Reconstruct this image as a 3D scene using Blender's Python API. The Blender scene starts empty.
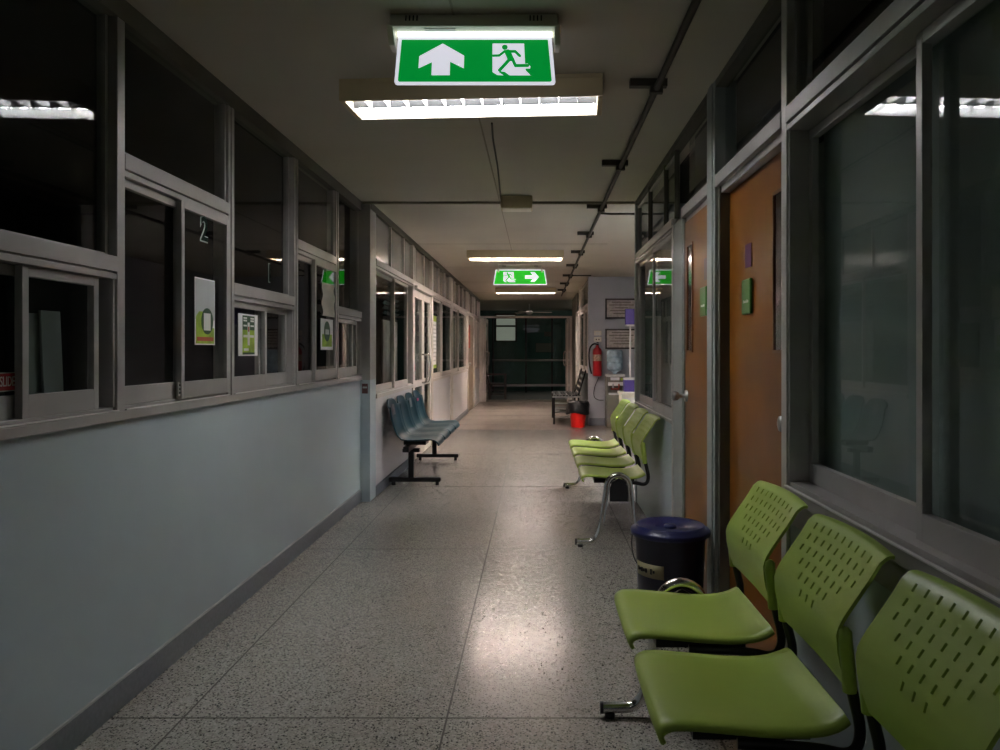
import bpy, math, random
from mathutils import Vector
random.seed(4)
PI = math.pi
C = bpy.context.scene.collection
sc = bpy.context.scene

# ------------------------------------------------------------------ helpers
class MB:
    """collects shapes for ONE mesh object"""
    def __init__(s):
        s.v = []; s.f = []; s.m = []; s.sm = []
    def add(s, vs, fs, mi=0, smooth=False):
        n = len(s.v)
        s.v += [tuple(v) for v in vs]
        for f in fs:
            s.f.append([i + n for i in f]); s.m.append(mi); s.sm.append(smooth)
        return s
    def box(s, x0, x1, y0, y1, z0, z1, mi=0):
        if x0 > x1: x0, x1 = x1, x0
        if y0 > y1: y0, y1 = y1, y0
        if z0 > z1: z0, z1 = z1, z0
        v = [(x, y, z) for x in (x0, x1) for y in (y0, y1) for z in (z0, z1)]
        f = [(0, 1, 3, 2), (4, 6, 7, 5), (0, 4, 5, 1), (2, 3, 7, 6), (0, 2, 6, 4), (1, 5, 7, 3)]
        return s.add(v, f, mi)
    def obox(s, c, ax, hx, ay, hy, az, hz, mi=0):
        c = Vector(c); ax = Vector(ax).normalized() * hx; ay = Vector(ay).normalized() * hy; az = Vector(az).normalized() * hz
        v = [c + ax * a + ay * b + az * d for a in (-1, 1) for b in (-1, 1) for d in (-1, 1)]
        f = [(0, 1, 3, 2), (4, 6, 7, 5), (0, 4, 5, 1), (2, 3, 7, 6), (0, 2, 6, 4), (1, 5, 7, 3)]
        return s.add(v, f, mi)
    def prism(s, poly, fn, t0, t1, mi=0):
        """2-D polygon mapped by fn(a, b, t), extruded t0..t1"""
        n = len(poly)
        v = [fn(a, b, t0) for a, b in poly] + [fn(a, b, t1) for a, b in poly]
        f = [list(range(n))[::-1], list(range(n, 2 * n))] + [(i, (i + 1) % n, n + (i + 1) % n, n + i) for i in range(n)]
        return s.add(v, f, mi)
    def tube(s, pts, r, n=10, mi=0, caps=True, smooth=True):
        pts = [Vector(p) for p in pts]
        rs = r if isinstance(r, (list, tuple)) else [r] * len(pts)
        vs = []; prev = None
        for i, p in enumerate(pts):
            d = (pts[min(i + 1, len(pts) - 1)] - pts[max(i - 1, 0)]).normalized()
            if prev is None:
                a = Vector((0, 0, 1)) if abs(d.z) < .9 else Vector((1, 0, 0))
                u = d.cross(a).normalized()
            else:
                u = (prev - d * prev.dot(d)).normalized()
            prev = u; w = d.cross(u)
            for k in range(n):
                t = 2 * PI * k / n
                vs.append(p + (u * math.cos(t) + w * math.sin(t)) * rs[i])
        fs = []
        for i in range(len(pts) - 1):
            for k in range(n):
                a = i * n + k; b = i * n + (k + 1) % n
                fs.append((a, b, b + n, a + n))
        s.add(vs, fs, mi, smooth)
        if caps:
            s.add(vs[:n], [list(range(n))[::-1]], mi); s.add(vs[-n:], [list(range(n))], mi)
        return s
    def lathe(s, prof, c, n=32, mi=0, smooth=True):
        """prof: (radius, z)"""
        vs = [(c[0] + r * math.cos(2 * PI * k / n), c[1] + r * math.sin(2 * PI * k / n), c[2] + z) for r, z in prof for k in range(n)]
        fs = [(i * n + k, i * n + (k + 1) % n, (i + 1) * n + (k + 1) % n, (i + 1) * n + k) for i in range(len(prof) - 1) for k in range(n)]
        s.add(vs, fs, mi, smooth)
        if prof[0][0] > 1e-4: s.add(vs[:n], [list(range(n))[::-1]], mi)
        if prof[-1][0] > 1e-4: s.add(vs[-n:], [list(range(n))], mi)
        return s
    def ring(s, x0, x1, y0, y1, z0, z1, w, wb=None, wt=None):
        """picture-frame ring in the YZ plane"""
        wb = wb or w; wt = wt or w
        s.box(x0, x1, y0, y0 + w, z0, z1); s.box(x0, x1, y1 - w, y1, z0, z1)
        s.box(x0, x1, y0 + w, y1 - w, z0, z0 + wb); s.box(x0, x1, y0 + w, y1 - w, z1 - wt, z1)
        return s
    def build(s, name, mats, parent=None, bevel=0, kind=None, label=None, cat=None, group=None, solid=0, sub=0, origin=None, split=0):
        me = bpy.data.meshes.new(name)
        vs = s.v
        if origin: vs = [(x - origin[0], y - origin[1], z - origin[2]) for x, y, z in vs]
        me.from_pydata([tuple(v) for v in vs], [], s.f)
        if not isinstance(mats, (list, tuple)): mats = [mats]
        for m in mats: me.materials.append(m)
        me.polygons.foreach_set('material_index', s.m)
        me.polygons.foreach_set('use_smooth', s.sm)
        me.update()
        o = bpy.data.objects.new(name, me); C.objects.link(o)
        if origin: o.location = origin
        if parent: o.parent = parent
        if sub:
            m = o.modifiers.new('sub', 'SUBSURF'); m.levels = m.render_levels = sub
        if solid:
            m = o.modifiers.new('solid', 'SOLIDIFY'); m.thickness = solid; m.offset = 0
        if split:
            m = o.modifiers.new('split', 'EDGE_SPLIT'); m.split_angle = math.radians(40)
        if bevel:
            m = o.modifiers.new('bev', 'BEVEL'); m.width = bevel; m.segments = 2; m.limit_method = 'ANGLE'; m.angle_limit = math.radians(40)
        tag(o, label, cat, group, kind)
        return o

def tag(o, label=None, cat=None, group=None, kind=None):
    if label: o['label'] = label
    if cat: o['category'] = cat
    if group: o['group'] = group
    if kind: o['kind'] = kind
    return o

def empty(name, loc=(0, 0, 0), **k):
    o = bpy.data.objects.new(name, None); o.empty_display_size = .1
    C.objects.link(o); o.location = loc
    return tag(o, **k)

def dup(root, loc):
    def cp(o, p):
        c = o.copy(); C.objects.link(c); c.parent = p
        for ch in list(kids[o]): cp(ch, c)
        return c
    kids = {}
    def walk(o):
        kids[o] = list(o.children)
        for ch in kids[o]: walk(ch)
    walk(root)
    r = cp(root, None); r.location = loc
    return r

def text(name, body, size, loc, rot, mat, parent=None, offset=0, extrude=.0006, sx=1):
    cu = bpy.data.curves.new(name, 'FONT'); cu.body = body; cu.size = size
    cu.align_x = 'CENTER'; cu.align_y = 'CENTER'; cu.offset = offset; cu.extrude = extrude
    cu.materials.append(mat)
    o = bpy.data.objects.new(name, cu); C.objects.link(o)
    dg = bpy.context.evaluated_depsgraph_get(); dg.update()
    me = bpy.data.meshes.new_from_object(o.evaluated_get(dg)); me.name = name
    bpy.data.objects.remove(o); o = bpy.data.objects.new(name, me); C.objects.link(o)
    o.location = loc; o.rotation_euler = rot; o.scale = (sx, 1, 1)
    if parent: o.parent = parent
    return o

def smoothpath(pts, it=3):
    pts = [Vector(p) for p in pts]
    for _ in range(it):
        q = [pts[0]]
        for a, b in zip(pts, pts[1:]): q += [a * .75 + b * .25, a * .25 + b * .75]
        q.append(pts[-1]); pts = q
    return pts

# ------------------------------------------------------------------ materials
def nodes(name):
    m = bpy.data.materials.new(name); m.use_nodes = True
    nt = m.node_tree; b = nt.nodes['Principled BSDF']
    return m, nt, b
def mat(name, col, rough=.5, metal=0, spec=.5, coat=0, var=0, vscale=8, bump=0, bscale=60, alpha=1):
    m, nt, b = nodes(name)
    b.inputs['Base Color'].default_value = (*col, 1); b.inputs['Roughness'].default_value = rough
    b.inputs['Metallic'].default_value = metal; b.inputs['Specular IOR Level'].default_value = spec
    b.inputs['Coat Weight'].default_value = coat; b.inputs['Coat Roughness'].default_value = .1
    tc = nt.nodes.new('ShaderNodeTexCoord')
    if var:
        n = nt.nodes.new('ShaderNodeTexNoise'); n.inputs['Scale'].default_value = vscale; n.inputs['Detail'].default_value = 6
        nt.links.new(tc.outputs['Object'], n.inputs['Vector'])
        r = nt.nodes.new('ShaderNodeValToRGB')
        r.color_ramp.elements[0].position = .3; r.color_ramp.elements[1].position = .7
        r.color_ramp.elements[0].color = (*[c * (1 - var) for c in col], 1); r.color_ramp.elements[1].color = (*[min(1, c * (1 + var)) for c in col], 1)
        nt.links.new(n.outputs['Fac'], r.inputs['Fac']); nt.links.new(r.outputs['Color'], b.inputs['Base Color'])
    if bump:
        n = nt.nodes.new('ShaderNodeTexNoise'); n.inputs['Scale'].default_value = bscale
        nt.links.new(tc.outputs['Object'], n.inputs['Vector'])
        bp = nt.nodes.new('ShaderNodeBump'); bp.inputs['Strength'].default_value = bump; bp.inputs['Distance'].default_value = .01
        nt.links.new(n.outputs['Fac'], bp.inputs['Height']); nt.links.new(bp.outputs['Normal'], b.inputs['Normal'])
    return m
def emis(name, col, st):
    m, nt, b = nodes(name)
    b.inputs['Base Color'].default_value = (*[min(1, c) * .8 for c in col], 1)
    b.inputs['Emission Color'].default_value = (*col, 1); b.inputs['Emission Strength'].default_value = st
    b.inputs['Roughness'].default_value = .4
    return m
def glassmat(name, tint=(.9, .93, .92), ior=1.45, rough=0):
    m = bpy.data.materials.new(name); m.use_nodes = True; nt = m.node_tree; nt.nodes.clear()
    o = nt.nodes.new('ShaderNodeOutputMaterial'); mx = nt.nodes.new('ShaderNodeMixShader')
    t = nt.nodes.new('ShaderNodeBsdfTransparent'); t.inputs[0].default_value = (*tint, 1)
    g = nt.nodes.new('ShaderNodeBsdfGlossy'); g.inputs['Roughness'].default_value = rough
    f = nt.nodes.new('ShaderNodeFresnel'); f.inputs['IOR'].default_value = ior
    ge = nt.nodes.new('ShaderNodeNewGeometry'); sb = nt.nodes.new('ShaderNodeMath'); sb.operation = 'SUBTRACT'; sb.inputs[0].default_value = 1
    mu = nt.nodes.new('ShaderNodeMath'); mu.operation = 'MULTIPLY'
    nt.links.new(ge.outputs['Backfacing'], sb.inputs[1]); nt.links.new(f.outputs[0], mu.inputs[0]); nt.links.new(sb.outputs[0], mu.inputs[1])
    nt.links.new(mu.outputs[0], mx.inputs[0]); nt.links.new(t.outputs[0], mx.inputs[1]); nt.links.new(g.outputs[0], mx.inputs[2])
    nt.links.new(mx.outputs[0], o.inputs[0])
    return m

M = {}
M['wall'] = mat('wall_paint', (.46, .54, .57), .42, var=.05, vscale=1.5, bump=.03, bscale=25, spec=.45)
M['wallfar'] = mat('wall_paint_white', (.66, .65, .66), .4, var=.04, vscale=2, spec=.4)
M['wallalc'] = mat('wall_paint_blue_grey', (.44, .46, .50), .5, var=.05, vscale=2)
M['ceil'] = mat('ceiling_paint', (.53, .50, .415), .7, var=.05, vscale=1.2)
M['base'] = mat('baseboard_terrazzo', (.175, .19, .215), .35, var=.12, vscale=60)
M['basetop'] = mat('baseboard_edge', (.45, .46, .47), .5)
M['alu'] = mat('bronze_aluminium', (.43, .41, .395), .42, metal=.35, var=.06, vscale=5)
M['alul'] = mat('pale_aluminium', (.56, .54, .51), .4, metal=.35, var=.05, vscale=5)
M['aluw'] = mat('cream_aluminium', (.62, .58, .53), .45, metal=.1, var=.05, vscale=5)
M['glint'] = mat('sill_edge_highlight', (.85, .82, .79), .35, metal=.2)  # highlight along the sill edges, put into a pale colour
M['cove'] = mat('cove_rail', (.13, .125, .10), .55)
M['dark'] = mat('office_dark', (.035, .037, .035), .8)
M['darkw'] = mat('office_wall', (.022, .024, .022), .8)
M['film'] = mat('grey_green_blind', (.25, .29, .275), .7, var=.05, vscale=3)
M['glass'] = glassmat('pane_glass')
M['glassd'] = glassmat('pane_glass_tinted', (.85, .9, .87))
M['door'] = mat('orange_wood', (.225, .074, .007), .34, var=.25, vscale=2.2, spec=.35)
M['vision'] = mat('dark_vision_glass', (.02, .008, .008), .12)
M['visionf'] = mat('vision_frame', (.16, .06, .02), .35)
M['black'] = mat('black_metal', (.012, .012, .013), .4, spec=.4)
M['pipe'] = mat('black_pipe', (.04, .035, .024), .55)
M['chrome'] = mat('chrome', (.75, .74, .72), .14, metal=1)
M['steel'] = mat('brushed_steel', (.5, .5, .48), .3, metal=1)
M['green'] = mat('lime_plastic', (.375, .505, .082), .36, var=.04, vscale=3, bump=.02, bscale=400)
M['blue'] = mat('teal_plastic', (.009, .052, .072), .42, spec=.25, var=.06, vscale=4)
M['binblue'] = mat('navy_plastic', (.012, .018, .10), .35)
M['bindark'] = mat('navy_black_plastic', (.008, .010, .035), .35)
M['lamp'] = mat('lamp_housing', (.60, .50, .30), .5)
M['lampin'] = mat('lamp_reflector', (.85, .85, .84), .4)
M['rib'] = mat('painted_shade_rib', (.03, .03, .03), .5)  # near-black: the grey shade of the lamp cells is put into the colour
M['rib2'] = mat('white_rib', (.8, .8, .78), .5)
M['white'] = mat('white_plastic', (.75, .74, .72), .4)
M['cream'] = mat('cream_plastic', (.78, .74, .64), .45)
M['paper'] = mat('white_paper', (.80, .80, .80), .6)
M['pgreen'] = mat('poster_green', (.30, .45, .03), .5, var=.4, vscale=14)
M['pdk'] = mat('poster_dark_green', (.02, .07, .03), .5)
M['pgrey'] = mat('poster_grey', (.42, .44, .44), .5)
M['pred'] = mat('poster_red', (.45, .08, .04), .5)
M['red'] = mat('red_paint', (.42, .008, .012), .3)
M['binred'] = mat('red_plastic', (.75, .015, .01), .35)
M['bag'] = mat('bin_bag', (.012, .014, .016), .3, bump=.6, bscale=30)
M['ltgreen'] = mat('door_plate_green', (.05, .19, .03), .3)
M['purple'] = mat('purple_panel', (.10, .07, .33), .5)
M['sign_red'] = mat('sign_red', (.30, .008, .015), .45)
M['outl'] = mat('outline_white', (.50, .62, .55), .5)
M['numg'] = mat('number_green', (.004, .018, .010), .8, spec=.1)
M['teal'] = mat('hall_teal', (.055, .13, .115), .6, var=.15, vscale=3)
M['hallgrey'] = mat('hall_grey', (.16, .16, .15), .6)
M['jointm'] = mat('joint', (.055, .048, .035), .6)
M['cert'] = mat('certificate', (.5, .45, .41), .5, var=.25, vscale=25)
M['wood'] = mat('dark_frame', (.035, .025, .02), .35)
M['curt'] = mat('curtain', (.40, .38, .35), .8)
M['stripe'] = mat('louver_teal', (.015, .05, .055), .4)
M['bottle'] = mat('bottle_blue', (.46, .63, .76), .12, spec=.8, var=.35, vscale=9)
M['disp'] = mat('dispenser_body', (.20, .19, .15), .5)
M['skin'] = mat('dim_person', (.03, .025, .02), .7)

def floor_material():
    m, nt, b = nodes('terrazzo')
    L = nt.links; N = nt.nodes.new
    tc = N('ShaderNodeTexCoord')
    base = None
    def chips(scale, lo, hi, col, prev):
        v = N('ShaderNodeTexVoronoi'); v.inputs['Scale'].default_value = scale; v.inputs['Randomness'].default_value = 1
        L.new(tc.outputs['Object'], v.inputs['Vector'])
        sep = N('ShaderNodeSeparateColor'); L.new(v.outputs['Color'], sep.inputs[0])
        mth = N('ShaderNodeMath'); mth.operation = 'GREATER_THAN'; mth.inputs[1].default_value = lo
        L.new(sep.outputs[0], mth.inputs[0])
        d = N('ShaderNodeMath'); d.operation = 'LESS_THAN'; d.inputs[1].default_value = hi
        L.new(v.outputs['Distance'], d.inputs[0])
        mu = N('ShaderNodeMath'); mu.operation = 'MULTIPLY'; L.new(mth.outputs[0], mu.inputs[0]); L.new(d.outputs[0], mu.inputs[1])
        mx = N('ShaderNodeMixRGB'); L.new(mu.outputs[0], mx.inputs[0]); mx.inputs[2].default_value = (*col, 1)
        if prev is None: mx.inputs[1].default_value = (.335, .31, .275, 1)
        else: L.new(prev, mx.inputs[1])
        return mx.outputs[0]
    ns = N('ShaderNodeTexNoise'); ns.inputs['Scale'].default_value = 1.3; ns.inputs['Detail'].default_value = 5
    L.new(tc.outputs['Object'], ns.inputs['Vector'])
    rp = N('ShaderNodeValToRGB'); rp.color_ramp.elements[0].color = (.30, .285, .25, 1); rp.color_ramp.elements[1].color = (.38, .36, .315, 1)
    L.new(ns.outputs['Fac'], rp.inputs[0])
    c = rp.outputs[0]
    c = chips(110, .45, .52, (.44, .415, .37), c)
    c = chips(135, .76, .50, (.20, .185, .16), c)
    c = chips(170, .86, .6, (.07, .07, .06), c)
    c = chips(95, .90, .42, (.05, .048, .045), c)
    # farther on the floor is laid in plain pale tiles
    sp = N('ShaderNodeSeparateXYZ'); L.new(tc.outputs['Object'], sp.inputs[0])
    g = N('ShaderNodeMath'); g.operation = 'GREATER_THAN'; g.inputs[1].default_value = 12.3; L.new(sp.outputs[1], g.inputs[0])
    mx = N('ShaderNodeMixRGB'); hf = N('ShaderNodeMath'); hf.operation = 'MULTIPLY'; hf.inputs[1].default_value = .75
    L.new(g.outputs[0], hf.inputs[0]); L.new(hf.outputs[0], mx.inputs[0]); L.new(c, mx.inputs[1]); mx.inputs[2].default_value = (.47, .40, .345, 1)
    L.new(mx.outputs[0], b.inputs['Base Color'])
    rr = N('ShaderNodeMapRange'); rr.inputs[3].default_value = .16; rr.inputs[4].default_value = .27
    L.new(ns.outputs['Fac'], rr.inputs[0]); L.new(rr.outputs[0], b.inputs['Roughness'])
    b.inputs['Specular IOR Level'].default_value = .5
    n2 = N('ShaderNodeTexNoise'); n2.inputs['Scale'].default_value = 9; L.new(tc.outputs['Object'], n2.inputs['Vector'])
    bp = N('ShaderNodeBump'); bp.inputs['Strength'].default_value = .06; bp.inputs['Distance'].default_value = .02
    L.new(n2.outputs['Fac'], bp.inputs['Height']); L.new(bp.outputs['Normal'], b.inputs['Normal'])
    return m
M['floor'] = floor_material()

# ------------------------------------------------------------------ dimensions (metres; camera looks along +Y)
XL, XF, XR = -1.505, -1.43, .848
ZC = 2.58
YN, YB, YE = -4.2, 6.47, 18.9          # near end, beam line, end doors
YA = 13.0                              # back wall of the alcove

# ------------------------------------------------------------------ shell
MB().box(-4.6, 3.6, YN, 24.4, -.1, 0).build('floor', M['floor'], kind='structure')
MB().box(-4.6, 3.6, YN, 24.4, ZC, ZC + .1).build('ceiling', M['ceil'], kind='structure')
MB().box(-1.66, XL - .01, YN, YB, 0, 1.047).build('wall_left_low', M['wall'], kind='structure')
MB().box(-4.6, 3.6, YN - .1, YN, 0, ZC).build('wall_near', M['darkw'], kind='structure')
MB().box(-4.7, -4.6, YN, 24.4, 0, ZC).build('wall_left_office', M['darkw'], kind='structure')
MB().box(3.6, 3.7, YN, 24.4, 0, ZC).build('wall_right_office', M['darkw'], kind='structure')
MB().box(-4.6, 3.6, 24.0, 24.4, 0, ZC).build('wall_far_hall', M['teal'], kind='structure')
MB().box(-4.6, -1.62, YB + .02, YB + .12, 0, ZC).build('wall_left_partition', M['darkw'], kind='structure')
MB().box(-4.6, -1.62, YN, YE, 2.555, ZC).build('ceiling_left_office', M['darkw'], kind='structure')  # dark slab added below the ceiling to deepen the black of the panes
MB().box(.99, 3.6, YN, 6.40, 2.555, ZC).build('ceiling_right_office', M['darkw'], kind='structure')  # same added dark slab over the right office
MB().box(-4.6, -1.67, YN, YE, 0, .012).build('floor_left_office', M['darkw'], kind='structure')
# right wall below windows
MB().box(XR + .012, XR + .10, YN, 2.545, 0, .775).build('wall_right_near', M['wall'], kind='structure')
MB().box(XR + .012, XR + .10, 4.70, 6.46, 0, .84).build('wall_right_far', M['wall'], kind='structure')
MB().box(XR + .10, 2.6, 6.40, 6.49, 0, ZC).build('wall_alcove_near', M['wallalc'], kind='structure')
MB().box(2.5, 2.6, 6.49, YA, 0, ZC).build('wall_alcove_right', M['wallalc'], kind='structure')
MB().box(.90, 2.6, YA, YA + .12, 0, ZC).build('wall_alcove', M['wallalc'], kind='structure')
MB().box(.915, 2.5, YA - .012, YA, 0, .13).build('baseboard_alcove', M['base'], kind='structure')
mb = MB().box(XL - .01, XL, YN, YB, 0, .10); mb.build('baseboard_left', M['base'], kind='structure', bevel=.002)
MB().box(XL - .01, XL - .002, YN, YB, .10, .108).build('trim_1', M['basetop'], kind='structure')
# floor divider strips
mb = MB()
for x in (-1.25, -.317, .616): mb.box(x - .0035, x + .0035, YN, YE, .0, .0008)
for k in range(-1, 4):
    y = 2.653 + 2.258 * k
    mb.box(XL, XR, y - .0035, y + .0035, 0, .0008)
for k in range(1, 10):
    y = 12.3 + .9 * (k - 1)
    if y < YE: mb.box(XF, .86, y - .003, y + .003, 0, .0008)
for x in (1.2, 1.75): mb.box(x - .003, x + .003, 6.6, YA, 0, .0008)
mb.build('trim_2', M['jointm'], kind='structure')
# ceiling joint battens
mb = MB().box(-.320, -.312, YN, YE, ZC - .006, ZC)
mb.tube([(XL + .01, YB - .02, ZC - .012), (.9, YB - .02, ZC - .012), (2.5, YB, ZC - .012)], .011, 8)
for y in (9.0, 11.5, 14.0, 16.5): mb.box(XF, .85, y - .004, y + .004, ZC - .003, ZC)
mb.build('trim_3', mat('joint_batten', (.30, .27, .20), .6), kind='structure')
mb = MB()
mb.tube([(-.25, 4.2, ZC - .008), (-.262, 4.5, ZC - .008), (-.27, 5.2, ZC - .008), (-.30, 6.3, ZC - .008)], .006, 6)
mb.build('ceiling_cable', M['pipe'], label='thin dark cable on ceiling from louvred lamp to small white box', cat='cable')

# cove rail along the top of the near walls
MB().box(XL - .07, XL + .004, YN, YB, 2.50, ZC).build('trim_4', M['cove'], kind='structure')
MB().box(XR + .0, XR + .06, YN, 6.46, 2.545, ZC).build('trim_5', M['cove'], kind='structure')
MB().box(XF - .06, XF + .004, YB, YE, 2.52, ZC).build('trim_6', M['cove'], kind='structure')

tn = [6]
def trim(mb, m, bevel=.002):
    tn[0] += 1
    return mb.build('trim_%d' % tn[0], m, kind='structure', bevel=bevel)

# ------------------------------------------------------------------ windows
wn = [0]
def pos(s, XW, d0, d1): return (XW + s * d0, XW + s * d1)   # d = depth into the wall
LS = {}
def window(s, XW, y0, y1, zs, zt, depth, splits, upper=True, fm='alu', gm='glass', sillw=.05, rail=.07, upd=None, swap=False, band=0):
    """sliding window: bay y0..y1, sill bottom zs, transom band below zt; splits = list of (ya, yb, layer)"""
    wn[0] += 1
    r = empty('window_%d' % wn[0], (0, 0, 0), kind='structure')
    F = M[fm]
    f = MB()
    # sill: two stepped lips, transom: two bands with a dark groove, slim jambs
    a, b = pos(s, XW, -.006, depth + .05); f.box(a, b, y0, y1, zs + .001, zs + sillw * .72)
    a, b = pos(s, XW, .012, depth + .05); f.box(a, b, y0, y1, zs + sillw * .72, zs + sillw)
    a, b = pos(s, XW, -.004, depth + .04); f.box(a, b, y0, y1, zt - .055, zt)
    a, b = pos(s, XW, .012, depth + .04); f.box(a, b, y0, y1, zt - .062, zt - .055)
    a, b = pos(s, XW, .0, depth + .04); f.box(a, b, y0, y1, zt - .082, zt - .062)
    a, b = pos(s, XW, .006, depth + .04)
    f.box(a, b, y0, y0 + .012, zs + sillw, zt - .08); f.box(a, b, y1 - .012, y1, zs + sillw, zt - .08)
    if band:
        a, b = pos(s, XW, .002, .06); f.box(a, b, y0, y1, zs - band, zs)
    f.build('frame', F, r, bevel=.0015)
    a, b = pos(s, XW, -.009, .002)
    MB().box(a, b, y0, y1, zs + sillw * .72, zs + sillw * .72 + .004).build('sill_glint', M['glint'], r)  # thin pale strip painting the bright line on the sill edge
    z0 = zs + sillw; z1 = zt - .085
    for sp_ in splits:
        ya, yb, layer = sp_[:3]
        d = depth + (-.028 if layer else 0)
        a, b = pos(s, XW, d - .012, d + .012)
        sh = MB().ring(a, b, ya, yb, z0, z1, .028, rail, .03).build('sash', F, r, bevel=.0015)
        if len(sp_) > 3: d += sp_[3]
        a, b = pos(s, XW, d - .003, d + .003)
        MB().box(a, b, ya + .02, yb - .02, z0 + rail - .01, z1 - .02).build('pane', M[gm], sh)
    if upper:
        d = depth * .8 if upd is None else upd
        a, b = pos(s, XW, d - .003, d + .003)
        MB().box(a, b, y0, y1, zt - .02, 2.56).build('upper_pane', M[gm], r)
        a, b = pos(s, XW, d - .012, d + .02)
        MB().ring(a, b, y0, y1, zt - .004, 2.53, .016).build('upper_frame', F, r, bevel=.0015)
    return r

S = 1.047
# near left wall: five bays between posts (plus one behind the camera line)
window(-1, XL, -4.1, -.3, S, 1.637, .05, [(-4.0, -1.9, 0), (-1.95, -.31, 1)])
window(-1, XL, -.24, .64, S, 1.637, .05, [(-.23, .2, 0), (.17, .63, 1)])
window(-1, XL, .7, 1.68, S, 1.99, .05, [(.71, 1.2, 0), (1.17, 1.67, 1)])
window(-1, XL, 1.74, 2.69, S, 1.637, .055, [(1.75, 2.285, 0), (2.218, 2.605, 1)])
window(-1, XL, 2.74, 3.665, S, 2.02, .03, [(2.745, 3.22, 0), (3.16, 3.65, 1)])
window(-1, XL, 3.73, 4.66, S, 1.634, .055, [(3.74, 4.23, 1), (4.18, 4.645, 0)])
window(-1, XL, 4.73, 5.63, S, 2.00, .03, [(4.735, 5.16, 0), (5.07, 5.62, 1)])
window(-1, XL, 5.70, 6.46, S, 1.632, .05, [(5.71, 6.20, 1), (6.15, 6.45, 0)])
for a, b in ((-.3, -.24), (.64, .7), (1.68, 1.74), (2.69, 2.74)):
    trim(MB().box(XL - .07, XL + .002, a, b, S, 2.5), M['alu'])
for a, b in ((3.665, 3.73), (4.66, 4.73), (5.63, 5.70)):
    g = MB().box(XL - .07, XL, a, a + .026, S, 2.5).box(XL - .07, XL - .012, a + .026, b - .03, S, 2.5).box(XL - .07, XL + .003, b - .03, b, S, 2.5)
    trim(g, M['alu'])
MB().box(XR + .012, XR + .1, YN, -.9, 0, ZC).build('wall_right_behind', M['wall'], kind='structure')
trim(MB().box(XL - .1, XF, YB - .02, 6.68, 1.047, ZC - .001), M['alu'])
MB().box(XL - .1, XF - .002, YB - .018, 6.68, 0, 1.047).build('wall_left_column', M['wall'], kind='structure')
trim(MB().box(XL - .02, XL + .008, YN, YB - .021, S, S + .034), M['alu'])

# far left wall
MB().box(-1.58, XF - .01, 6.68, 8.68, 0, .87).build('wall_left_mid', M['wallfar'], kind='structure')
MB().box(-1.58, XF - .006, 10.30, 15.62, 0, .87).build('wall_left_far', M['wallfar'], kind='structure')
MB().box(-1.58, XF - .006, 17.2, 18.86, 0, .87).build('wall_left_end', M['wallfar'], kind='structure')
MB().box(XF - .006, XF + .006, 10.30, 15.62, 0, .09).build('baseboard_left_far', M['base'], kind='structure')
MB().box(XF - .01, XF + .004, 6.68, 8.68, 0, .09).build('baseboard_left_mid', M['base'], kind='structure')
W1 = window(-1, XF, 6.70, 8.66, .87, 2.12, .06, [(6.71, 7.72, 0), (7.66, 8.45, 1)], fm='aluw', upper=False, rail=.06)
W2 = window(-1, XF, 10.36, 12.46, .87, 2.12, .03, [(10.37, 11.35, 0), (11.3, 12.45, 1)], fm='aluw', upper=False, rail=.06)
W3 = window(-1, XF, 12.84, 15.6, .87, 2.12, .04, [(12.85, 13.9, 0), (13.8, 14.9, 1), (14.8, 15.59, 0)], fm='aluw', upper=False, rail=.06)
W4 = window(-1, XF, 17.3, 18.8, .87, 2.12, .04, [(17.31, 18.0, 0), (17.95, 18.79, 1)], fm='aluw', upper=False)
for a, b in ((8.66, 8.76), (10.22, 10.36), (12.46, 12.84), (15.60, 15.72), (17.18, 17.3), (18.8, 18.9)):
    trim(MB().box(XF - .08, XF + .006, a, b, 0, 2.52), M['aluw'])
g = MB()
for k in range(17):
    y = 6.70 + .73 * k
    if y < 18.8: g.box(XF - .05, XF - .006, y - .014, y + .014, 2.12, 2.52)
trim(g, M['aluw'])
UP = mat('upper_panel_gloss', (.30, .28, .24), .16, spec=.8)
MB().box(XF - .05, XF - .03, 6.68, 18.88, 2.09, 2.53).build('wall_left_upper', UP, kind='structure')

# curtains and blinds seen through the far left windows
def curtain(x, y0, y1, z0, z1, name, label, m=None, amp=.015, group=None):
    n = max(8, int((y1 - y0) / .02)); mb = MB(); vs = []
    for i in range(n + 1):
        y = y0 + (y1 - y0) * i / n
        xx = x + amp * math.sin(y * 70)
        vs += [(xx, y, z0), (xx, y, z1)]
    mb.add(vs, [(2 * i, 2 * i + 2, 2 * i + 3, 2 * i + 1) for i in range(n)], 0, True)
    return mb.build(name, m or M['curt'], solid=.004, label=label, cat='curtain', group=group)
curtain(-1.60, 7.75, 8.6, .95, 1.62, 'half_curtain', 'pale half curtain behind window above the blue seats')
curtain(-1.58, 10.9, 11.3, .95, 2.0, 'curtain', 'grey curtain behind window with long white notice')
curtain(-1.58, 11.5, 12.4, .95, 2.0, 'curtain', 'violet grey curtain gathered in window past the white notice', mat('curtain_violet', (.16, .15, .17), .8))
curtain(-1.58, 13.0, 15.5, .95, 2.0, 'curtain', 'cream curtain across the farthest wide window on the left', mat('curtain_cream', (.34, .31, .25), .8))
lb = empty('louvre_blind', (-1.57, 8.1, 1.65), label='dark teal slatted blind above the half curtain', cat='blind')
for k in range(8):
    z = .045 + k * .052
    MB().obox((0, 0, z), (1, 0, .9), .02, (0, 1, 0), .42, (-.9, 0, 1), .0015).build('slat', M['stripe'], lb)
MB().box(-.015, .015, -.43, .43, .44, .47).build('headrail', M['aluw'], lb)

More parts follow.
